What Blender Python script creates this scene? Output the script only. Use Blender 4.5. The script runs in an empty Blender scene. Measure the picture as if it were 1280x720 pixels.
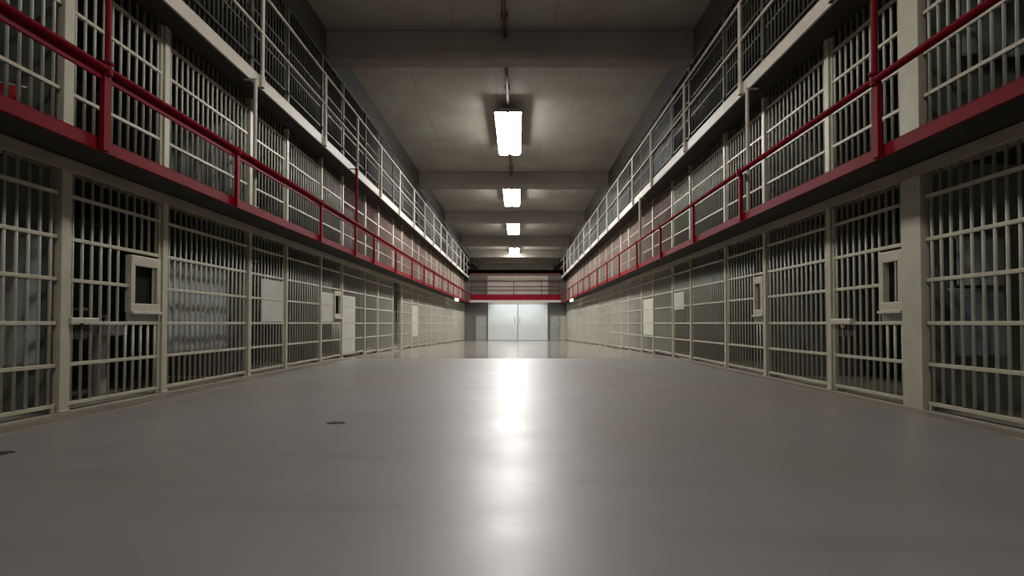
import bpy, math, random
random.seed(7)
SC = bpy.context.scene
COL = SC.collection
PI = math.pi

# ------------------------------------------------------------------ dimensions
H = 0.86                    # camera height
WL, WR = 4.37, 4.02         # cell fronts left / right of the camera
GL, GR = 4.00, 3.60         # upper gallery edges
G1L, G1R = 3.85, 3.50       # lower gallery edges
BACK = 2.3                  # cell depth
YEND = 46.0
YB = -7.0
S1B, S1T = 2.45, 2.57       # first gallery slab
S2B, S2T = 4.52, 4.71       # second gallery slab
ZC, ZB = 7.60, 6.91         # ceiling / underside of ceiling beams
ZL = 7.20                   # lamps
RAMP0, RAMPZ = 13.7, -0.54

def rampz(y):
    return 0.0 if y <= RAMP0 else RAMPZ*(y-RAMP0)/(YEND-RAMP0)

# ------------------------------------------------------------------ materials
def newmat(name):
    m = bpy.data.materials.new(name); m.use_nodes = True
    nt = m.node_tree; b = nt.nodes['Principled BSDF']
    return m, nt, b

def mixcol(nt, fac, a, b, mode='MIX'):
    n = nt.nodes.new('ShaderNodeMix'); n.data_type = 'RGBA'; n.blend_type = mode
    if isinstance(fac, float): n.inputs[0].default_value = fac
    else: nt.links.new(fac, n.inputs[0])
    for i, v in ((6, a), (7, b)):
        if isinstance(v, tuple): n.inputs[i].default_value = v + (1,)
        else: nt.links.new(v, n.inputs[i])
    return n.outputs[2]

def noise(nt, scale, detail=6, rough=0.6, stretch=(1,1,1), dist=0.0):
    tc = nt.nodes.new('ShaderNodeNewGeometry')
    mp = nt.nodes.new('ShaderNodeMapping'); mp.inputs['Scale'].default_value = stretch
    nt.links.new(tc.outputs['Position'], mp.inputs['Vector'])
    n = nt.nodes.new('ShaderNodeTexNoise')
    n.inputs['Scale'].default_value = scale; n.inputs['Detail'].default_value = detail
    n.inputs['Roughness'].default_value = rough; n.inputs['Distortion'].default_value = dist
    nt.links.new(mp.outputs[0], n.inputs['Vector'])
    return n.outputs['Fac']

def ramp(nt, fac, lo, hi):
    n = nt.nodes.new('ShaderNodeMapRange')
    n.inputs['From Min'].default_value = lo; n.inputs['From Max'].default_value = hi
    nt.links.new(fac, n.inputs['Value'])
    return n.outputs[0]

def bump(nt, b, h, strength=0.2, dist=0.02):
    n = nt.nodes.new('ShaderNodeBump'); n.inputs['Strength'].default_value = strength
    n.inputs['Distance'].default_value = dist
    nt.links.new(h, n.inputs['Height']); nt.links.new(n.outputs[0], b.inputs['Normal'])

def paint(name, c, c2, rough=0.45, scale=3.0, metallic=0.0, chips=None, bstr=0.15):
    m, nt, b = newmat(name)
    n = noise(nt, scale)
    col = mixcol(nt, ramp(nt, n, 0.35, 0.7), c, c2)
    if chips:
        k = noise(nt, scale*5, 8, 0.7)
        col = mixcol(nt, ramp(nt, k, 0.66, 0.70), col, chips)
    nt.links.new(col, b.inputs['Base Color'])
    b.inputs['Roughness'].default_value = rough
    b.inputs['Metallic'].default_value = metallic
    bump(nt, b, noise(nt, scale*12), bstr, 0.004)
    return m

M = {}
M['cream'] = paint('cream_steel', (0.56,0.53,0.42), (0.47,0.44,0.34), 0.42, 4, chips=(0.16,0.12,0.08))
M['bar'] = paint('bar_steel', (0.50,0.49,0.42), (0.40,0.40,0.34), 0.4, 5, chips=(0.12,0.10,0.08))
M['hatch'] = paint('hatch_steel', (0.60,0.57,0.47), (0.50,0.47,0.38), 0.4, 6, chips=(0.2,0.14,0.1))
M['lintel'] = paint('lintel_paint', (0.40,0.36,0.27), (0.32,0.29,0.21), 0.6, 2, chips=(0.14,0.11,0.08))
M['white_edge'] = paint('pale_edge_paint', (0.56,0.52,0.45), (0.48,0.44,0.37), 0.5, 2, chips=(0.3,0.22,0.16))
M['red'] = paint('red_paint', (0.25,0.003,0.016), (0.18,0.002,0.012), 0.55, 3, chips=(0.36,0.05,0.06))
M['red'].node_tree.nodes['Principled BSDF'].inputs['Specular IOR Level'].default_value = 0.12
M['dark_bar'] = paint('unpainted_dark_steel', (0.075,0.07,0.058), (0.05,0.047,0.04), 0.5, 5)  # dim light of the top tier put into the steel colour
M['primer'] = paint('reddish_primer_steel', (0.34,0.26,0.225), (0.27,0.175,0.15), 0.45, 2, chips=(0.25,0.06,0.06))
M['dark_plaster'] = paint('soot_dark_plaster', (0.07,0.065,0.055), (0.045,0.042,0.036), 0.8, 1.6)  # top-tier shade put into the wall colour
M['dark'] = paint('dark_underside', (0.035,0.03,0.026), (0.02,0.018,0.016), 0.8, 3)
M['black'] = paint('black_opening', (0.012,0.012,0.012), (0.02,0.02,0.018), 0.9, 3)
M['plaster'] = paint('cell_plaster', (0.25,0.27,0.24), (0.18,0.20,0.175), 0.7, 1.6, chips=(0.10,0.10,0.09))
M['plaster_pale'] = paint('pale_plaster', (0.42,0.43,0.38), (0.33,0.35,0.31), 0.7, 1.6, chips=(0.2,0.19,0.17))
M['kerb'] = paint('kerb_concrete', (0.40,0.38,0.31), (0.32,0.30,0.25), 0.6, 2.0)
M['beam'] = paint('beam_concrete', (0.26,0.225,0.19), (0.21,0.18,0.155), 0.75, 0.8, chips=(0.13,0.11,0.09))
M['sheet'] = paint('white_cloth', (0.62,0.66,0.66), (0.50,0.54,0.55), 0.85, 3)
M['mattress'] = paint('blue_grey_ticking', (0.32,0.37,0.41), (0.24,0.28,0.32), 0.9, 8)
M['plate'] = paint('pale_plate_paint', (0.60,0.60,0.53), (0.52,0.52,0.45), 0.45, 3, chips=(0.35,0.32,0.26))
M['ceramic'] = paint('ceramic_glaze', (0.62,0.62,0.58), (0.5,0.5,0.47), 0.15, 5)
M['redcloth'] = paint('red_cloth', (0.65,0.02,0.03), (0.5,0.015,0.025), 0.7, 9)
M['pinkcloth'] = paint('pink_cloth', (0.60,0.32,0.27), (0.48,0.24,0.2), 0.85, 9)
M['brown'] = paint('brown_board', (0.16,0.07,0.04), (0.11,0.05,0.03), 0.6, 9)
M['conduit'] = paint('rusty_conduit', (0.13,0.03,0.02), (0.07,0.03,0.022), 0.6, 6)
M['housing'] = paint('lamp_housing', (0.55,0.55,0.53), (0.45,0.45,0.43), 0.4, 6)
M['panel_white'] = paint('white_door_paint', (0.80,0.83,0.82), (0.74,0.77,0.76), 0.35, 1.2)
M['upper_white'] = paint('upper_wall_paint', (0.62,0.56,0.50), (0.55,0.49,0.44), 0.6, 1.2)
M['endwall'] = paint('end_wall_paint', (0.20,0.19,0.16), (0.15,0.145,0.12), 0.7, 1.0)

def floor_material():
    m, nt, b = newmat('painted_floor')
    big = noise(nt, 0.5, 5, 0.6, (1,0.5,1))
    sm = noise(nt, 6.0, 8, 0.7)
    c = mixcol(nt, ramp(nt, big, 0.3, 0.7), (0.27,0.265,0.255), (0.22,0.205,0.19))
    c = mixcol(nt, ramp(nt, noise(nt, 0.16, 3, 0.5), 0.42, 0.6), c, (0.235,0.205,0.185))
    c = mixcol(nt, ramp(nt, noise(nt, 1.6, 7, 0.7, (0.35,1.6,1)), 0.52, 0.85), c, (0.17,0.155,0.14))
    c = mixcol(nt, ramp(nt, sm, 0.62, 1.0), c, (0.22,0.20,0.18))
    chip = noise(nt, 1.3, 10, 0.75, (1,1,1), 0.6)
    c = mixcol(nt, ramp(nt, chip, 0.785, 0.795), c, (0.07,0.06,0.05))
    nt.links.new(c, b.inputs['Base Color'])
    r = nt.nodes.new('ShaderNodeMapRange')
    r.inputs['From Min'].default_value = 0.3; r.inputs['From Max'].default_value = 0.75
    r.inputs['To Min'].default_value = 0.40; r.inputs['To Max'].default_value = 0.52
    nt.links.new(noise(nt, 1.8, 8, 0.65), r.inputs['Value'])
    nt.links.new(r.outputs[0], b.inputs['Roughness'])
    b.inputs['Specular IOR Level'].default_value = 0.6
    b.inputs['Coat Weight'].default_value = 0.2; b.inputs['Coat Roughness'].default_value = 0.32
    bump(nt, b, noise(nt, 5.0, 5, 0.6), 0.10, 0.01)
    return m
M['floor'] = floor_material()

def far_floor_material():
    m, nt, b = newmat('sealed_far_floor')
    c = mixcol(nt, ramp(nt, noise(nt, 0.6, 5), 0.3, 0.7), (0.27,0.25,0.22), (0.22,0.20,0.175))
    nt.links.new(c, b.inputs['Base Color']); b.inputs['Roughness'].default_value = 0.15
    bump(nt, b, noise(nt, 3.0, 4), 0.03, 0.01)
    return m
M['far_floor'] = far_floor_material()

def border_material():
    m, nt, b = newmat('worn_concrete_border')
    c = mixcol(nt, ramp(nt, noise(nt, 2.2, 8, 0.7, (1,0.5,1)), 0.35, 0.68), (0.25,0.20,0.16), (0.13,0.105,0.085))
    c = mixcol(nt, ramp(nt, noise(nt, 9, 8, 0.7), 0.6, 0.72), c, (0.34,0.29,0.24))
    nt.links.new(c, b.inputs['Base Color']); b.inputs['Roughness'].default_value = 0.55
    bump(nt, b, noise(nt, 20, 8), 0.4, 0.01)
    return m
M['border'] = border_material()
M['pale_line'] = paint('worn_pale_line', (0.34,0.30,0.25), (0.20,0.17,0.14), 0.55, 2.5, chips=(0.12,0.09,0.07))

def ceiling_material():
    m, nt, b = newmat('board_marked_concrete')
    geo = nt.nodes.new('ShaderNodeNewGeometry')
    br = nt.nodes.new('ShaderNodeTexBrick')
    br.offset = 0.37; br.squash = 1.0
    br.inputs['Scale'].default_value = 1.0
    br.inputs['Brick Width'].default_value = 2.3; br.inputs['Row Height'].default_value = 5.4
    br.inputs['Mortar Size'].default_value = 0.018; br.inputs['Mortar Smooth'].default_value = 0.2
    br.inputs['Color1'].default_value = (0.36,0.355,0.30,1); br.inputs['Color2'].default_value = (0.32,0.305,0.265,1)
    br.inputs['Mortar'].default_value = (0.22,0.20,0.17,1)
    mp = nt.nodes.new('ShaderNodeMapping'); mp.inputs['Location'].default_value = (0.6, 1.2, 0)
    nt.links.new(geo.outputs['Position'], mp.inputs['Vector']); nt.links.new(mp.outputs[0], br.inputs['Vector'])
    c = mixcol(nt, ramp(nt, noise(nt, 0.7, 7, 0.6, (1,1,1)), 0.35, 0.7), br.outputs['Color'], (0.27,0.24,0.205))
    nt.links.new(c, b.inputs['Base Color']); b.inputs['Roughness'].default_value = 0.8
    bump(nt, b, noise(nt, 6, 6), 0.2, 0.01)
    return m
M['ceiling'] = ceiling_material()

def emit(name, col, s):
    m, nt, b = newmat(name)
    b.inputs['Base Color'].default_value = (0.8,0.8,0.8,1)
    b.inputs['Emission Color'].default_value = col + (1,)
    b.inputs['Emission Strength'].default_value = s
    return m
M['tube'] = emit('fluorescent_diffuser', (1.0,0.985,0.95), 72.0)
M['tube_dim'] = emit('dim_fluorescent_diffuser', (1.0,0.95,0.88), 21.0)
M['tube_rear'] = emit('rear_fluorescent_diffuser', (1.0,0.97,0.92), 26.0)
M['tube_small'] = emit('small_lamp_glow', (1.0,0.97,0.9), 2.2)

# ------------------------------------------------------------------ mesh helpers
class MB:
    def __init__(s): s.v = []; s.f = []
    def box(s, x0,x1,y0,y1,z0,z1):
        n = len(s.v)
        s.v += [(x0,y0,z0),(x1,y0,z0),(x1,y1,z0),(x0,y1,z0),(x0,y0,z1),(x1,y0,z1),(x1,y1,z1),(x0,y1,z1)]
        s.f += [tuple(n+i for i in q) for q in ((0,3,2,1),(4,5,6,7),(0,1,5,4),(1,2,6,5),(2,3,7,6),(3,0,4,7))]
        return s
    def hexa(s, bot, top):
        n = len(s.v); s.v += list(bot)+list(top)
        s.f += [tuple(n+i for i in q) for q in ((0,3,2,1),(4,5,6,7),(0,1,5,4),(1,2,6,5),(2,3,7,6),(3,0,4,7))]
        return s
    def tube(s, p0, p1, r, seg=8, r2=None):
        from mathutils import Vector
        p0 = Vector(p0); p1 = Vector(p1); d = (p1-p0).normalized()
        a = d.orthogonal().normalized(); b = d.cross(a)
        n = len(s.v); r2 = r if r2 is None else r2
        for p, rr in ((p0,r),(p1,r2)):
            for i in range(seg):
                t = 2*PI*i/seg
                s.v.append(tuple(p + a*math.cos(t)*rr + b*math.sin(t)*rr))
        for i in range(seg):
            j = (i+1)%seg
            s.f.append((n+i, n+j, n+seg+j, n+seg+i))
        s.f.append(tuple(n+i for i in reversed(range(seg)))); s.f.append(tuple(n+seg+i for i in range(seg)))
        return s
    def lathe(s, prof, seg=20, c=(0,0), sx=1.0, sy=1.0):
        n = len(s.v)
        for r, z in prof:
            for i in range(seg):
                t = 2*PI*i/seg
                s.v.append((c[0]+r*sx*math.cos(t), c[1]+r*sy*math.sin(t), z))
        for k in range(len(prof)-1):
            for i in range(seg):
                j = (i+1)%seg
                s.f.append((n+k*seg+i, n+k*seg+j, n+(k+1)*seg+j, n+(k+1)*seg+i))
        s.f.append(tuple(n+i for i in reversed(range(seg))))
        s.f.append(tuple(n+(len(prof)-1)*seg+i for i in range(seg)))
        return s
    def mesh(s, name, mat):
        me = bpy.data.meshes.new(name); me.from_pydata(s.v, [], s.f); me.materials.append(mat); me.update()
        return me

def link(name, me, parent=None, loc=None):
    o = bpy.data.objects.new(name, me); COL.objects.link(o)
    if parent: o.parent = parent
    if loc: o.location = loc
    return o

def build(name, mb, mat, parent=None, loc=None, bevel=0.0, smooth=False):
    me = mb.mesh(name, mat)
    if smooth:
        for p in me.polygons: p.use_smooth = len(p.vertices) == 4
    o = link(name, me, parent, loc)
    if bevel:
        b = o.modifiers.new('bevel', 'BEVEL'); b.width = bevel; b.segments = 2; b.limit_method = 'ANGLE'
    return o

def tag(o, label=None, cat=None, group=None, kind=None):
    if label: o['label'] = label
    if cat: o['category'] = cat
    if group: o['group'] = group
    if kind: o['kind'] = kind
    elif cat: o['kind'] = 'thing'
    return o

def thing(name, loc, label, cat, group=None):
    return tag(link(name, None, None, loc), label, cat, group)

def struct(name, mb, mat, label=None, bevel=0):
    return tag(build(name, mb, mat, bevel=bevel), label, None, None, 'structure')

ORD = ['nearest','second','third','fourth','fifth','sixth','seventh','eighth','ninth','tenth','eleventh','twelfth',
       'thirteenth','fourteenth','fifteenth','sixteenth','seventeenth','eighteenth','nineteenth','twentieth',
       'twenty-first','twenty-second','twenty-third','twenty-fourth','twenty-fifth','twenty-sixth','twenty-seventh','twenty-eighth']
def nth(i): return ORD[i]
TN = ['ground tier', 'middle tier', 'top tier']

# ------------------------------------------------------------------ shell
XO_L, XO_R = -(WL+BACK), WR+BACK
YFAR = 77.0
def slabmesh(x0, x1, part='both'):
    m = MB()
    if part != 'far': m.box(x0, x1, YB, RAMP0, -0.25, 0)
    if part != 'near': m.hexa([(x0,RAMP0,-0.25),(x1,RAMP0,-0.25),(x1,YEND,RAMPZ-0.25),(x0,YEND,RAMPZ-0.25)],
           [(x0,RAMP0,0),(x1,RAMP0,0),(x1,YEND,RAMPZ),(x0,YEND,RAMPZ)])
    return m
BL, BR = -3.97, 3.74
struct('floor', slabmesh(BL, BR, 'near'), M['floor'])
struct('floor_far', slabmesh(BL, BR, 'far'), M['far_floor'])
struct('trim_3', MB().box(BL-0.03, BL+0.03, YB, RAMP0, -0.01, 0.004), M['pale_line'])
struct('trim_4', MB().box(BR-0.03, BR+0.03, YB, RAMP0, -0.01, 0.004), M['pale_line'])
struct('trim_1', slabmesh(-WL+0.06, BL, 'near'), M['border'])
struct('trim_2', slabmesh(BR, WR-0.06, 'near'), M['border'])
struct('trim_5', slabmesh(-WL-0.07, BL, 'far'), M['border'])
struct('trim_6', slabmesh(BR, WR+0.07, 'far'), M['border'])
struct('floor_cells_left', MB().box(XO_L, -WL+0.06, YB, RAMP0, -1.0, 0.012).box(XO_L, -WL-0.07, RAMP0, YEND, -1.0, 0.012), M['kerb'])
struct('floor_cells_right', MB().box(WR-0.06, XO_R, YB, RAMP0, -1.0, 0.012).box(WR+0.07, XO_R, RAMP0, YEND, -1.0, 0.012), M['kerb'])
for sd, xa, xb in (('left', XO_L-0.2, XO_L), ('right', XO_R, XO_R+0.2)):
    struct('wall_'+sd, MB().box(xa, xb, YB, YFAR, -1.0, S2B+0.02), M['plaster'])
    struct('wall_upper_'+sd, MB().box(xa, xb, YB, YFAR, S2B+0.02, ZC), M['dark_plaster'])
struct('wall_back', MB().box(XO_L, XO_R, YB-0.2, YB, -0.3, ZC), M['plaster'])
struct('ceiling', MB().box(XO_L-0.2, XO_R+0.2, YB-0.2, YFAR+0.2, ZC, ZC+0.2), M['ceiling'])
struct('wall_far', MB().box(XO_L, XO_R, YFAR, YFAR+0.2, 4.0, ZC), M['endwall'])
# end wall with big white panel wall
e = MB()
e.box(XO_L, -2.46, YEND, YEND+0.3, RAMPZ-0.3, 4.80)
e.box(2.50, XO_R, YEND, YEND+0.3, RAMPZ-0.3, 4.80)
e.box(XO_L, XO_R, YEND+0.3, YFAR, 4.55, 4.80)
struct('wall_end', e, M['endwall'])
struct('wall_end_upper', MB().box(-2.46, 2.50, YEND-0.12, YEND+0.3, 2.45, 4.80), M['upper_white'])

for sd, xa, xb in (('left', -WL-0.1, -WL-0.02), ('right', WR+0.02, WR+0.1)):
    struct('wall_header_'+sd, MB().box(xa, xb, YB, YFAR, 6.86, ZC), M['dark_plaster'])  # added dark strip, stands in for the ceiling fading into shade
# ceiling beams ------------------------------------------------------------
beams = [1.2, 12.75, 24.8, 33.6, 43.7, 51.25, 55.7, 63.2]
bn = ['deep concrete ceiling beam, out above the camera', 'deep brownish concrete ceiling beam nearest the camera, in front of the largest lamp',
      'concrete ceiling beam between the largest lamp and the second lamp', 'concrete ceiling beam between the second and third lamps',
      'concrete ceiling beam between the third lamp and the smallest lamp', 'thin-looking ceiling beam, first one beyond the smallest lamp',
      'ceiling beam second beyond the smallest lamp', 'farthest ceiling beam, just above the end wall']
for y, l in zip(beams, bn):
    if y < 5: continue
    o = build('ceiling_beam', MB().box(XO_L, XO_R, 0, 0.42, 0, ZC-ZB), M['beam'], None, (0, y, ZB), bevel=0.03)
    tag(o, l, 'beam', 'beams across the ceiling')

# conduits -----------------------------------------------------------------
XLAMP = -0.29
segs = [(9.8, 12.75, 'dark red conduit running under the ceiling at the top of the picture'),
        (13.17, 16.6, 'dark conduit between the first beam and the largest lamp'),
        (20.9, 24.8, 'short rusty conduit behind the largest lamp')]
for y0, y1, l in segs:
    r = thing('conduit', (XLAMP, y0, ZC-0.16), l, 'conduit', 'ceiling conduits')
    build('pipe', MB().tube((0,0,0),(0,y1-y0,0),0.045,12), M['conduit'], r, smooth=True)
    for t in (0.25, 0.75): build('bracket', MB().box(-0.07,0.07,(y1-y0)*t-0.03,(y1-y0)*t+0.03,0.03,0.158), M['conduit'], r)

# lamps --------------------------------------------------------------------
lamps = [(-5.5,-1.5,None), (5.8,9.6,None), (16.7,20.8,'largest bright twin fluorescent lamp, hanging nearest the camera under the ceiling'),
         (26.3,30.0,'second bright twin lamp, just below the largest one in the picture'),
         (35.3,39.6,'third small bright twin lamp along the ceiling'),
         (47.3,51.1,'smallest and farthest bright lamp on the ceiling'), (56.3,58.2,'far')]
for i, (y0, y1, l) in enumerate(lamps):
    L = y1-y0; w = 0.41
    dim = M['tube_dim'] if i == 1 else (M['tube_rear'] if i == 0 else M['tube'])
    if l == 'far': dim = M['tube']; l = 'twin fluorescent lamp hidden behind the far ceiling beams'  # extra lamp, kept out of sight, added to light the far ceiling
    if i == 1: l = 'dimmer twin fluorescent lamp above the camera, out of the frame'  # out-of-frame lamp added to brighten the nearest beam and galleries
    r = thing('ceiling_light', (XLAMP, y0, ZL if 'hidden' not in (l or '') else ZL+0.12), l or 'bright twin fluorescent lamp behind the camera', 'lamp', 'twin fluorescent lamps along the ceiling')  # the lamp behind the camera is added to brighten the near cells
    hb = MB()
    hb.hexa([(-w,0,0.0),(w,0,0.0),(w,L,0.0),(-w,L,0.0)], [(-w*0.5,0.05,0.14),(w*0.5,0.05,0.14),(w*0.5,L-0.05,0.14),(-w*0.5,L-0.05,0.14)])
    build('housing', hb, M['housing'], r)
    for sgn in (-1, 1):
        a, b = (0.03, w-0.015) if sgn > 0 else (-w+0.015, -0.03)
        d = MB(); d.hexa([(a+0.04,0.05,-0.07),(b-0.04,0.05,-0.07),(b-0.04,L-0.05,-0.07),(a+0.04,L-0.05,-0.07)],
                         [(a,0.02,-0.002),(b,0.02,-0.002),(b,L-0.02,-0.002),(a,L-0.02,-0.002)])
        build('diffuser', d, dim, r)
    st = MB().box(-0.025,0.025,0.0,L,-0.04,-0.002)
    build('divider', st, M['housing'], r)
    for t in (0.2, 0.8):
        build('hanger', MB().tube((0,L*t,0.13),(0,L*t,ZC-ZL-(0.125 if 'hidden' in l else 0.002) if l else ZC-ZL-0.002),0.02,8), M['conduit'], r)

# ------------------------------------------------------------------ cell fronts
postsL = [3.3, 5.35, 6.87, 9.05, 10.5, 12.35, 13.85]
postsR = [3.5, 5.63, 7.16, 9.02, 10.74, 12.9, 14.4]
while postsL[-1] < YEND-3.7: postsL += [postsL[-1]+2.05, postsL[-1]+3.55]
while postsR[-1] < YEND-3.7: postsR += [postsR[-1]+2.05, postsR[-1]+3.6]
postsL.append(YEND-0.06); postsR.append(YEND-0.06)
RZ = [[0.08,0.46,0.86,1.28,1.68,2.10], [2.66,3.10,3.52,3.92,4.31], [4.80,5.22,5.64,6.06,6.48,6.85]]
TB = [0.06, S1T+0.02, S2T+0.02]
TT = [2.33, S2B, 6.88]
barcache = {}
def bar_mesh(z0, z1, mat='bar'):
    k = (round(z0,3), round(z1,3), mat)
    if k not in barcache:
        me = MB().tube((0,0,z0),(0,0,z1),0.0145,8).mesh('bar', M[mat])
        for p in me.polygons: p.use_smooth = len(p.vertices) == 4
        barcache[k] = me
    return barcache[k]

def cell_panel(side, tier, i, y0, y1, kind, hatch=None, lock=None, detail=True, open_=False):
    sgn = -1 if side == 'left' else 1
    X = sgn*(WL if side == 'left' else WR)
    pw = 0.066
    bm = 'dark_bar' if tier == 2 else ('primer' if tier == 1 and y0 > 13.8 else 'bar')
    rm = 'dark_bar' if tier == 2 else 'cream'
    a, b = y0+pw, y1-pw
    if side == 'right' and abs(y0-5.63) < 0.01: a = y0+0.156
    if side == 'right' and abs(y1-5.63) < 0.01: b = y1-0.156
    L = b-a
    inward = -sgn       # direction of the hall
    n = max(3, int(round(L/0.122)))
    ys = [L*(k+0.5)/n for k in range(n)]
    if kind == 'door':
        name, cat = 'barred_gate', 'barred door'
        extra = ' with a small framed hatch' if hatch else ''
        if hatch and lock: extra = ' with framed hatch and lock box'
        if open_: extra = ' standing open onto a dark cell'
        lab = 'cream cell door%s, %s, %s door on the %s' % (extra, TN[tier], nth(i//2), side)
        grp = 'barred cell doors, %s, %s side' % (TN[tier], side)
    else:
        name, cat = 'cell_grille', 'barred grille'
        lab = 'cream fixed barred cell grille, %s, %s grille of the %s row' % (TN[tier], nth(i//2), side)
        grp = 'fixed cell grilles, %s, %s side' % (TN[tier], side)
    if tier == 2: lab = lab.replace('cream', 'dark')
    if bm == 'primer': lab = lab.replace('cream', 'reddish-beige')
    r = thing(name, (X, a, 0), lab, cat, grp)
    rails = list(RZ[tier]); zb = rails[0]-0.01; zt = TT[tier]
    drop = rampz((y0+y1)/2) if tier == 0 else 0.0
    if drop < -0.03:
        rails[0] = drop+0.09; zb = rails[0]-0.01
        if drop < -0.15: rails.insert(1, 0.08)
    hz0, hz1 = (0.98, 1.60)
    hy0 = hy1 = None
    if hatch == 'far': hy0, hy1 = L-0.54, L-0.02
    if hatch == 'near': hy0, hy1 = 0.0, 0.37
    def split(z0, z1, y):
        if hy0 is not None and hy0-0.03 < y < hy1+0.03:
            return [(z0, rails[2]), (rails[4], z1)]
        return [(z0, z1)]
    # bars
    big = MB()
    for y in ys:
        for (p, q) in split(zb, zt, y):
            if detail: link('bar', bar_mesh(p, q, bm), r, (0, y, 0))
            else: big.tube((0,y,p),(0,y,q),0.0145,6)
    for k, z in enumerate(rails):
        p, q = 0.0, L
        if hy0 is not None and k == 3:
            if hatch == 'far': q = hy0
            else: p = hy1
        m = MB() if detail else big
        m.box(-0.02, 0.02, p, q, z-0.018, z+0.018)
        if detail: build('rail', m, M[rm], r, bevel=0.004)
    for yy in (0.02, L-0.02):
        m = MB() if detail else big
        m.box(-0.015, 0.015, yy-0.015, yy+0.015, (min(0.012, rampz(y1)+0.003) if y0 > RAMP0-1.5 else 0.015) if tier == 0 else TB[tier]-0.028+0.01, rails[0])
        if detail: build('foot', m, M[rm], r)
    if kind == 'door':
        for yy, nm in ((0.012,'stile'),(L-0.012,'stile')):
            m = MB() if detail else big
            m.box(-0.022,0.022,yy-0.022,yy+0.022,zb-0.01,zt-0.01 if tier else 2.32)
            if detail: build('stile', m, M[rm], r, bevel=0.004)
    if not detail:
        build('bars', big, M['bar'], r) if False else None
        me = big.mesh('barred_panel', M[bm])
        # one-mesh thing: replace the empty by the mesh itself
        COL.objects.unlink(r)
        o = bpy.data.objects.new(name, me); COL.objects.link(o); o.location = (X, a, 0)
        tag(o, lab, cat, grp); bpy.data.objects.remove(r)
        r = o
    if hatch:
        t = inward*0.045
        x0, x1 = sorted((t, -t*0.6))
        fr = MB(); w = 0.085
        fr.box(x0,x1,hy0,hy0+w*0.8,hz0+w+0.02,hz1-w); fr.box(x0,x1,hy1-w*0.8,hy1,hz0+w+0.02,hz1-w)
        fr.box(x0,x1,hy0,hy1,hz1-w,hz1+0.03); fr.box(x0,x1,hy0,hy1,hz0,hz0+w+0.02)
        h = build('hatch_frame', fr, M['hatch'], r, bevel=0.006)
        d = MB(); xx = -inward*0.05
        d.box(min(xx,xx-0.02*inward),max(xx,xx-0.02*inward),hy0+0.03,hy1-0.03,hz0+0.03,hz1-0.03)
        tag(build('hatch_pane', d, M['black'], h), 'near-black hatch opening')
        d2 = MB(); x0, x1 = sorted((inward*0.02, inward*0.032))
        d2.box(x0,x1,hy1-0.13 if hatch=='far' else hy0+0.115,hy1-0.115 if hatch=='far' else hy0+0.13,hz0+w,hz1-w)
        build('hatch_bar', d2, M['cream'], h)
        build('hatch_plate', MB().box(-0.012,0.012,hy0,hy1,rails[2],hz0), M['plaster_pale'], r)
        build('hatch_shelf', MB().box(*sorted((0,inward*0.07)),hy0,hy1,hz0-0.015,hz0+0.015), M['hatch'], h, bevel=0.003)
    plate = {('left',3):(0.42,1.34,0.885,1.62), ('left',5):(0.02,0.93,0.885,1.56), ('left',6):(0.03,1.1,0.1,1.56),
             ('right',5):(0.5,1.40,1.20,1.62), ('right',7):(0.05,1.3,0.5,1.6), ('left',11):(0.05,1.3,0.3,1.6)}.get((side,i)) if tier == 0 else None
    if plate:
        pa, pb, pc, pd = plate
        q = build('blank_plate', MB().box(*sorted((inward*0.006, inward*0.0168)), pa, min(pb, L-0.03), pc, pd), M['plate'], r, bevel=0.004)
        q['label'] = 'pale blank plate'
    if lock:
        l0, l1 = (0.0, 0.36) if lock == 'near' else (L-0.42, L)
        b_ = build('lock_box', MB().box(*sorted((-inward*0.03,inward*0.06)),l0,l1,0.845,0.915), M['hatch'], r, bevel=0.01)
        build('bolt', MB().tube((inward*0.05,(l0+l1)/2-0.05,0.80),(inward*0.05,(l0+l1)/2-0.05,0.86),0.022,10), M['pinkcloth' if side=='right' else 'black'], b_)
        build('lock_plate', MB().box(-0.01,0.01,l0+0.02,l1-0.1,0.70,0.845), M['dark'], b_)
    return r

for side, posts in (('left', postsL), ('right', postsR)):
    for tier in range(3):
        for i in range(len(posts)-1):
            y0, y1 = posts[i], posts[i+1]
            if tier == 2 and y1 < 5.5: continue
            kind = 'door' if i % 2 == 1 else 'grille'
            detail = y1 < 15
            hatch = lock = None; open_ = False
            if tier == 0 and kind == 'door' and y1 < 18:
                if side == 'left' and i in (1, 5): hatch = 'far'
                if side == 'right' and i in (1, 3): hatch = 'near'
                if i == 1: lock = 'near' if side == 'left' else 'far'
            if side == 'left' and tier == 0 and i == 9: open_ = True
            if open_:
                # open doorway: the leaf is swung into the cell
                L = y1-y0-0.1
                big = MB()
                n = int(L/0.122)
                for k in range(n):
                    big.tube((-L*(k+0.5)/n, 0, 0.07), (-L*(k+0.5)/n, 0, 2.35), 0.0145, 6)
                for z in RZ[0]: big.box(-L, 0, -0.02, 0.02, z-0.018, z+0.018)
                o = build('barred_gate', big, M['bar'], None, (-WL-0.03, y1-0.1, 0))
                tag(o, 'barred cell door swung open into a black cell, ground tier far left', 'barred door', 'barred cell doors, ground tier, left side')
                continue
            cell_panel(side, tier, i, y0, y1, kind, hatch, lock, detail, open_)

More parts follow.
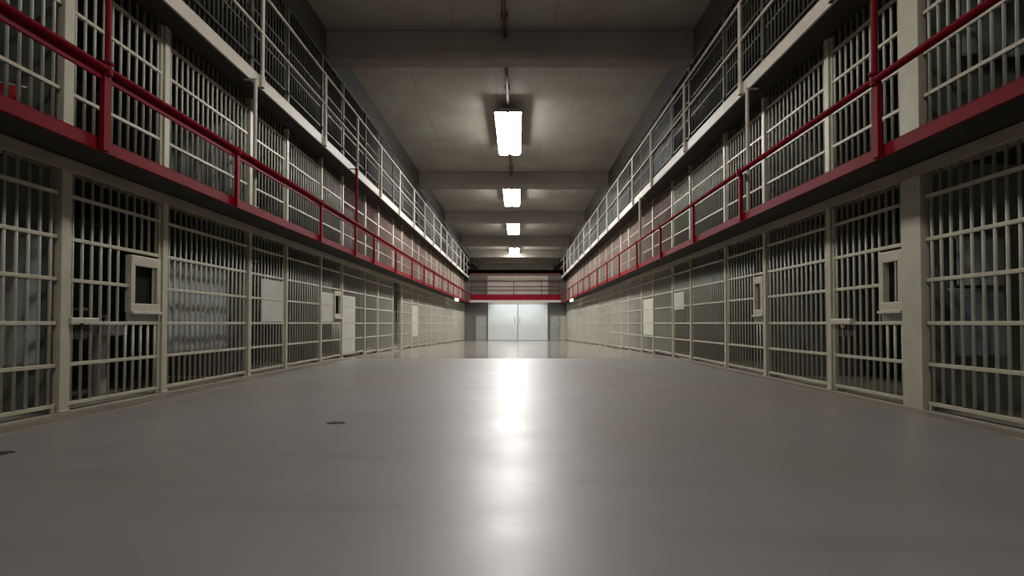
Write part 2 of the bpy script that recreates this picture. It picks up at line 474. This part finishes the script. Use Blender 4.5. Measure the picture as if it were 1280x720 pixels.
# posts between the panels --------------------------------------------------
for side, posts in (('left', postsL), ('right', postsR)):
    sgn = -1 if side == 'left' else 1
    X = sgn*(WL if side == 'left' else WR)
    for tier in range(3):
        zb = [0.0, S1T, S2T][tier]; zt = [2.33, S2B, 6.86][tier]
        for i, y in enumerate(posts):
            if i == 0 or (tier == 2 and y < 5.5) or y > YEND-0.5: continue
            if tier == 0: zb = rampz(y+0.1)-0.02 if y > RAMP0 else 0.0
            wide = side == 'right' and i == 1
            hw = 0.14 if wide else (0.05 if y < 8 else 0.042)
            dx = 0.06 if wide else 0.045
            nm = 'pillar' if wide else 'steel_column'
            m = MB().box(-dx, dx, -hw, hw, zb+0.012, zt)
            if not wide:   # base plate
                m.box(-dx-0.012, dx+0.012, -hw-0.012, hw+0.012, zb+0.0121, zb+0.035)
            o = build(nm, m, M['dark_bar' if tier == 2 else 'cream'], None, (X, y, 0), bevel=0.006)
            if wide: tag(o, 'wide cream pillar beside the nearest hatch door, right side, %s' % TN[tier], 'pillar', 'wide cream pillars')
            else: tag(o, ('slim dark steel post,' if tier == 2 else 'slim cream steel post,')+' %s between cell fronts, %s on the %s side' % (nth(i-1), TN[tier], side), 'post', 'posts between cell fronts, %s, %s side' % (TN[tier], side))

# lintels -------------------------------------------------------------------
for side, X, sgn in (('left', -WL, -1), ('right', WR, 1)):
    a, b = sorted((X+sgn*0.12, X-sgn*0.05))
    o = build('lintel_beam', MB().box(a, b, YB, YEND, 2.33, S1B), M['lintel'], bevel=0.008)
    tag(o, 'long tan lintel beam over the ground-tier cells on the %s' % side, 'beam')
    # sloping kerb below the far cells
    # partitions
ps = {'left': [5.35]+[postsL[i] for i in range(3, len(postsL)-1, 2)], 'right': [5.63]+[postsR[i] for i in range(3, len(postsR)-1, 2)]}
ps['left'] = [postsL[i] for i in range(1, len(postsL)-1, 2)]; ps['right'] = [postsR[i] for i in range(1, len(postsR)-1, 2)]
for side in ('left', 'right'):
    for y in ps[side]:
        if side == 'left': x0, x1 = XO_L, -WL-0.09
        else: x0, x1 = WR+0.09, XO_R
        for zb, zt in ((0.012, S1B), (S1T, S2B), (S2T, ZC)):
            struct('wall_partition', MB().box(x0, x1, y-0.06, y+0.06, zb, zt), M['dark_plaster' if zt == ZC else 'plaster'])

# gallery slabs, edge beams ----------------------------------------------------
for side, Wc, Wg, XO, sgn in (('left', WL, GL, XO_L, -1), ('right', WR, GR, XO_R, 1)):
    Wg2 = Wg
    for t, (zb, zt) in enumerate(((S1B, S1T), (S2B, S2T))):
        Wg = Wg2 if t else (G1L if side == 'left' else G1R)
        a, b = sorted((XO, sgn*(Wg+0.03)))
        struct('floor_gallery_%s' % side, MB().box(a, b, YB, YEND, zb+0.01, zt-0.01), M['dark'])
        a, b = sorted((sgn*Wg, sgn*(Wg+0.03)))
        m = MB().box(a, b, YB, YEND, zb, zt)
        a2, b2 = sorted((sgn*Wg, sgn*(Wg+0.10)))
        m.box(a2, b2, YB, YEND, zt-0.01, zt+0.002)
        if t == 1:
            for y in (9.2, 20.2, 31.4):
                pass
        o = build('gallery_edge_beam', m, M['red' if t == 0 else 'white_edge'], bevel=0.003)
        if t == 0: tag(o, 'long red edge beam of the lower walkway along the %s side' % side, 'edge beam', None)
        else: tag(o, 'long pale cream edge beam of the upper walkway along the %s side' % side, 'edge beam', None)

# railings ----------------------------------------------------------------------
def rng(a, step, end):
    r = []
    while a < end: r.append(a); a += step
    return r
redL = [5.16, 7.6, 10.87, 13.2, 14.9] + rng(17.6, 2.65, YEND-2.6)
redR = [5.38, 8.7, 11.04, 13.6, 16.3] + rng(19.1, 2.65, YEND-2.6)
topL = [3.6, 6.1, 8.64, 11.5, 13.8, 16.2, 18.8] + rng(21.4, 2.5, YEND-1)
topR = [3.8, 6.3, 8.9, 11.9, 14.9, 17.3, 19.8, 22.3, 24.8] + rng(27.5, 2.6, YEND-1)
HR = 3.21
for side, Wg, sgn, ylist in (('left', G1L, -1, redL), ('right', G1R, 1, redR)):
    X = sgn*(Wg-0.04)
    r = thing('gallery_railing', (X, 0, S1T), 'red pipe railing with short red posts, lower walkway on the %s' % side, 'railing', 'railings of the lower walkways')
    build('handrail', MB().tube((0,YB+0.1,HR-S1T),(0,YEND-1.4,HR-S1T),0.036,12), M['red'], r, smooth=True)
    if side == 'left':
        build('under_rail', MB().box(-0.035,-0.012,YB+0.1,YEND-1.4,HR-S1T-0.105,HR-S1T-0.02), M['red'], r, bevel=0.006)
    for k, y in enumerate(ylist):
        w = 0.045 if k == 0 else 0.035
        m = MB().box(*sorted((-sgn*0.008, sgn*0.039)), y-w, y+w, -0.115, HR-S1T-0.02)
        m.tube((0,y,HR-S1T-0.05),(0,y,HR-S1T+0.05),0.042,10)
        build('post', m, M['red'], r, bevel=0.003)
for side, Wg, sgn, ylist in (('left', GL, -1, topL), ('right', GR, 1, topR)):
    X = sgn*(Wg-0.032)
    r = thing('gallery_railing', (X, 0, S2T), 'cream pipe railing with two rails, upper walkway on the %s' % side, 'railing', 'railings of the upper walkways')
    build('handrail', MB().tube((0,YB+0.1,6.0-S2T),(0,YEND-0.05,6.0-S2T),0.024,10), M['white_edge'], r, smooth=True)
    build('mid_rail', MB().tube((0,YB+0.1,5.37-S2T),(0,YEND-0.05,5.37-S2T),0.024,10), M['white_edge'], r, smooth=True)
    for y in ylist:
        m = MB().tube((0,y,-0.19),(0,y,6.0-S2T+0.01),0.03,10)
        m.box(*sorted((-sgn*0.02,sgn*0.031)),y-0.05,y+0.05,-0.19,-0.0)
        build('post', m, M['white_edge'], r, smooth=False)

# support poles from lower walkway to upper walkway ------------------------------------
poles = [('left', G1L, -1, 5.16, 'red', 'slim red pole standing on the lower walkway nearest the camera on the left', 0.026),
         ('right', G1R, 1, 5.38, 'red', 'red pole rising from the lower walkway nearest the camera on the right', 0.03),
         ('left', G1L, -1, 8.32, 'white_edge', 'cream pole between the two left walkways, nearer one', 0.028),
         ('right', G1R, 1, 8.65, 'white_edge', 'cream pole between the two right walkways, nearer one', 0.028),
         ('left', G1L, -1, 13.2, 'red', 'reddish pole between the two left walkways, farther one', 0.028),
         ('right', G1R, 1, 16.3, 'white_edge', 'pale pole between the two right walkways, farther one', 0.034)]
for side, Wg, sgn, y, mt, l, rr in poles:
    z0 = HR+0.04 if mt == 'red' else S1T
    z0 = HR+0.052 if mt == 'red' else S1T+0.003
    m = MB().tube((0,0,0),(0,0,S2B-z0-0.006),rr,12)
    m.tube((0,0,0),(0,0,0.02),rr*2,12); m.box(*sorted((-sgn*0.03,sgn*0.17)),-0.025,0.025,S2B-z0-0.016,S2B-z0)
    o = build('support_pole', m, M[mt], None, (sgn*(Wg-0.04 if mt == 'red' else Wg+0.075), y, z0), smooth=False)
    tag(o, l, 'pole', 'poles between walkways')

# kerb walls under far cells (floor falls away) -------------------------------------------
# (cell floor slab already reaches down below the falling floor)

# ------------------------------------------------------------------ end bridge
r = thing('foot_bridge', (0, YEND-1.3, 2.5), 'red foot bridge crossing the hall in front of the white end doors', 'bridge')
zb = 2.5
build('girder', MB().box(-G1L+0.04, G1R-0.04, 0, 0.06, 0.2, 0.66), M['red'], r, bevel=0.01)
build('deck', MB().box(-G1L+0.04, G1R-0.04, 0.06, 1.0, 0.22, 0.28), M['dark'], r)
build('lower_flange', MB().box(-G1L+0.04, G1R-0.04, -0.05, 0.08, 0.02, 0.2), M['upper_white'], r)
for z in (0.98, 1.30, 1.75):
    build('rail', MB().tube((-G1L+0.04,0.02,z),(G1R-0.04,0.02,z),0.045,8), M['conduit'], r)
for x in (-3.7, -2.6, -0.3, 1.9, 3.35):
    build('post', MB().box(x-0.03,x+0.03,0.0,0.05,0.6,1.78), M['conduit'], r)
build('top_girder', MB().box(-G1L+0.04, G1R-0.04, 0, 0.08, 2.15, 2.34), M['conduit'], r)

# white double doors ---------------------------------------------------------------
for k, (x0, x1, l) in enumerate(((-2.44, 0.0, 'left leaf of the tall white end doors under the red bridge'), (0.02, 2.48, 'right leaf of the tall white end doors under the red bridge'))):
    root = link('door_%d' % (k+1), None, None, (x0, YEND-0.08, RAMPZ)); tag(root, l, None, None, 'structure')
    w = x1-x0; h = 2.95
    build('leaf', MB().box(0.01, w-0.01, -0.05, 0.05, 0.015, h), M['panel_white'], root, bevel=0.01)
    fr = MB()
    fr.box(0.02, 0.12, -0.07, -0.045, 0.02, h-0.02); fr.box(w-0.12, w-0.02, -0.07, -0.045, 0.02, h-0.02)
    for z in (0.02, 1.15, h-0.14): fr.box(0.12, w-0.12, -0.07, -0.045, z, z+0.1)
    build('stiffener', fr, M['panel_white'], root, bevel=0.006)
    hx = w-0.22 if k == 0 else 0.16
    build('handle', MB().tube((hx,-0.10,1.3),(hx,-0.10,1.9),0.03,8), M['housing'], root)
# side doors at the end
for x, w, l, mt in ((-3.0,0.75,'pale grey door left of the white end doors','plaster_pale'), (2.75,0.62,'pale grey door right of the white end doors','plaster_pale'), (3.5,0.5,'cream narrow door at the far right corner','cream')):
    root = link('door_%d' % {-3.0: 3, 2.75: 4, 3.5: 5}[x], None, None, (x-w/2 if x<0 else x, YEND-0.03, RAMPZ)); tag(root, l, None, None, 'structure')
    build('leaf', MB().box(0, w, -0.03, 0.02, 0.01, 1.95), M[mt], root, bevel=0.008)
    build('door_frame', MB().box(-0.06,0,-0.05,0.03,0.01,2.0).box(w,w+0.06,-0.05,0.03,0.01,2.0).box(-0.06,w+0.06,-0.05,0.03,1.96,2.03), M['kerb'], root)
    build('handle', MB().tube((w-0.1,-0.07,0.95),(w-0.1,-0.07,1.1),0.02,8), M['dark'], root)

# lamps at the end ----------------------------------------------------------------------
r = thing('wall_light', (0, YEND-0.85, 2.665), 'lamp under the deck of the red foot bridge', 'lamp')  # unseen lamp added to brighten the white end doors
build('housing', MB().box(-2.2, 2.2, -0.12, 0.12, 0.0, 0.055), M['housing'], r)
M['tube_end'] = emit('end_lamp_diffuser', (0.95,1.0,1.0), 14.0)
build('diffuser', MB().box(-2.15, 2.15, -0.09, 0.09, -0.04, 0.0), M['tube_end'], r)
for x, y, l in ((-G1L+0.05, 34.2, 'small white lamp on the edge of the left lower walkway'), (G1R-0.06, 35.0, 'small white lamp on the edge of the right lower walkway')):
    r = thing('edge_light', (x, y, 2.315), l, 'lamp', 'small lamps on the walkway edges')
    build('housing', MB().box(-0.06,0.06,0,1.4,0.06,0.13), M['housing'], r)
    build('diffuser', MB().box(-0.05,0.05,0.03,1.37,-0.06,0.06), M['tube_small'], r)

# ------------------------------------------------------------------ cell contents
def bunk(x, y, z, w, l, label, mat='mattress'):
    r = thing('bunk', (x, y, z), label, 'bunk', None)
    build('bed_frame', MB().box(0, w, 0, l, 0.38, 0.43).box(0,w,0,0.03,0.43,0.50), M['plaster_pale'], r, bevel=0.005)
    for px, py in ((0.03,0.03),(w-0.06,0.03),(0.03,l-0.06),(w-0.06,l-0.06)):
        build('leg', MB().box(px,px+0.03,py,py+0.03,0,0.38), M['plaster_pale'], r)
    build('mattress', MB().box(0.03,w-0.03,0.04,l-0.02,0.43,0.54), M[mat], r, bevel=0.03)
    build('pillow', MB().box(0.1,w-0.1,l-0.45,l-0.1,0.54,0.62), M['sheet'], r, bevel=0.035)
    return r
bunk(-6.55, 3.45, 0.012, 0.8, 1.75, 'low bunk inside the nearest ground-tier cell on the left')
bunk(5.35, 3.6, 0.012, 0.8, 1.85, 'low bunk inside the nearest ground-tier cell on the right')

def cloth_grid(w, h, amp, waves, seed, droop=0.0):
    nx, nz = 40, 24; v=[]; f=[]
    rnd = random.Random(seed); ph = rnd.random()*6
    for j in range(nz+1):
        for i in range(nx+1):
            u = i/nx; t = j/nz
            x = (u-0.5)*w; z = -t*h - droop*math.sin(u*PI)*t*0
            y = amp*math.sin(u*waves*2*PI+ph+0.6*t)*(0.35+0.65*t) + amp*0.4*math.sin(u*waves*5+2*ph)
            v.append((x, y, z))
    for j in range(nz):
        for i in range(nx):
            a = j*(nx+1)+i
            f.append((a, a+1, a+nx+2, a+nx+1))
    m = MB(); m.v = v; m.f = f
    return m
def hanging(name, x, y, z, w, h, rotz, label, mat='sheet', waves=4, cat='sheet', group=None, amp=0.025):
    r = thing(name, (x, y, z), label, cat, group); r.rotation_euler = (0,0,rotz)
    c = build('cloth', cloth_grid(w, h, amp, waves, int(abs(y)*100)), M[mat], r, smooth=True)
    s = c.modifiers.new('solid', 'SOLIDIFY'); s.thickness = 0.008
    build('hanging_rod', MB().tube((-w/2-0.04,0,0.012),(w/2+0.04,0,0.012),0.012,8), M['bar'], r, smooth=True)
    return r
hanging('hanging_sheet', -4.86, 5.22, 1.70, 0.75, 1.25, 0, 'white sheet hung in the nearest ground-tier cell on the left, behind the bars', waves=5)
hanging('hanging_sheet', -WL-0.16, 7.95, 1.66, 1.5, 1.2, PI/2, 'pale cloth hung behind the second ground-tier grille on the left', waves=9, mat='sheet')
hanging('hanging_shirt', WR+0.36, 5.30, 1.66, 0.46, 0.44, 0, 'pale blue-white shirt hung in the nearest ground-tier cell on the right', waves=2, cat='shirt')
hanging('hanging_blanket', WR+0.38, 5.36, 1.17, 0.5, 0.62, 0, 'blue-grey blanket hung below the pale shirt in the nearest right cell', mat='mattress', waves=3, cat='blanket')
hanging('hanging_sheet', -5.0, 8.8, 4.0, 1.0, 1.1, 0, 'pale sheet hung inside the second middle-tier cell on the left', waves=4)
hanging('hanging_sheet', -WL-0.2, 15.0, 3.9, 0.9, 1.1, PI/2, 'bright white sheet behind middle-tier bars, far left', waves=3)

def sink(x, y, z, rot, label):
    r = thing('wash_basin', (x, y, z), label, 'basin'); r.rotation_euler = (0,0,rot)
    build('bowl', MB().box(-0.24,0.24,0,0.36,0.70,0.86), M['ceramic'], r, bevel=0.04)
    build('pedestal', MB().lathe([(0.11,0),(0.09,0.1),(0.07,0.4),(0.10,0.70)], 16, (0,0.18)), M['ceramic'], r, smooth=True)
    build('tap', MB().tube((0,0.30,0.86),(0,0.30,0.95),0.015,8).tube((0,0.30,0.94),(0,0.18,0.92),0.012,8), M['housing'], r)
    return r
sink(-4.85, 6.30, 0.012, 0, 'white wash basin inside the cell behind the nearest left door')
r = thing('shelf_box', (-4.70, 6.42, 0.872), 'small reddish-brown box standing on the basin behind the nearest left door', 'box')
r.location = (-5.02, 6.34, 0.874)
build('box_body', MB().box(0,0.10,0,0.07,0,0.13), M['brown'], r, bevel=0.004)
build('box_lid', MB().box(-0.004,0.104,-0.004,0.074,0.13,0.16), M['sheet'], r, bevel=0.004)

# things in the middle-tier cell by the camera, left
def bottle(x, y, z, label, mat, h=0.3, r0=0.045):
    r = thing('bottle', (x, y, z), label, 'bottle')
    build('body', MB().lathe([(r0*0.95,0),(r0,0.02),(r0,h*0.6),(r0*0.8,h*0.72),(r0*0.35,h*0.82),(r0*0.33,h*0.93)], 16), M[mat], r, smooth=True)
    build('cap', MB().lathe([(r0*0.4,h*0.93),(r0*0.4,h)], 12), M['sheet'], r, smooth=True)
hanging('hanging_towel', -4.62, 5.05, 3.02, 0.16, 0.36, 0.7, 'bright red towel hung low inside the nearest middle-tier cell on the left', mat='redcloth', waves=1, cat='towel', amp=0.012)
r = thing('crumpled_cloth', (-WL+0.155, 5.66, S1T+0.005), 'crumpled pink cloth lying on the left lower walkway by the red pole', 'cloth')
v = MB(); seg=28
rn = random.Random(3)
prof = [(0.02,0.0),(0.14,0.0),(0.16,0.03),(0.13,0.06),(0.08,0.085),(0.02,0.10)]
v.lathe(prof, seg, (0,0), 0.6, 1.2)
v.v = [(x*(1+0.35*math.sin(7*math.atan2(y,x)+z*40)), y*(1+0.3*math.sin(5*math.atan2(y,x)+1)), z*(1+0.4*math.sin(x*60+y*30)) if z>0.01 else z) for x,y,z in v.v]
build('cloth_folds', v, M['pinkcloth'], r, smooth=True)
bunk(-6.5, 3.4, S1T, 0.8, 1.8, 'bunk inside the nearest middle-tier cell on the left')
bunk(5.3, 3.6, S1T, 0.8, 1.85, 'bunk inside the nearest middle-tier cell on the right')
hanging('hanging_sheet', WR+0.9, 5.38, 4.35, 1.2, 0.9, 0, 'blue-grey sheet hung in the nearest middle-tier cell on the right', mat='mattress', waves=5)

# paint chips on the floor -------------------------------------------------------------
for (x, y, s, l) in ((-1.56, 4.85, 0.065, 'dark chipped patch in the grey floor left of centre'), (-3.42, 3.72, 0.07, 'dark chipped patch in the grey floor at the left edge')):
    rn = random.Random(int(y*100)); m = MB(); n = 18
    top = [(s*(0.6+0.6*rn.random())*math.cos(2*PI*i/n)*1.2, s*(0.5+0.6*rn.random())*math.sin(2*PI*i/n), 0.003) for i in range(n)]
    m.v = top + [(a, b, -0.002) for a, b, c in top]
    m.f = [tuple(range(n))] + [(i, n+i, n+(i+1)%n, (i+1)%n) for i in range(n)]
    o = build('floor_stain', m, M['dark'], None, (x, y, 0.0015)); tag(o, l, 'stain')

# ------------------------------------------------------------------ world and camera
w = bpy.data.worlds.new('World'); SC.world = w; w.use_nodes = True
w.node_tree.nodes['Background'].inputs[0].default_value = (0.02,0.02,0.02,1)
w.node_tree.nodes['Background'].inputs[1].default_value = 0.2

cam = bpy.data.cameras.new('Camera'); co = bpy.data.objects.new('Camera', cam); COL.objects.link(co)
F = 700.0; PITCH = math.radians(1.1)
cam.sensor_width = 36; cam.lens = F/1280*36
cam.shift_x = -7/1280; cam.shift_y = (44 - F*math.tan(PITCH))/1280
co.location = (0, 0, H); co.rotation_euler = (PI/2+PITCH, 0, 0)
cam.clip_end = 200
SC.camera = co
vs = SC.view_settings
vs.view_transform = 'Standard'; vs.look = 'None'; vs.gamma = 1; vs.exposure = 0.06; vs.use_curve_mapping = False
SC.cycles.max_bounces = 8; SC.cycles.diffuse_bounces = 2; SC.cycles.use_denoising = True
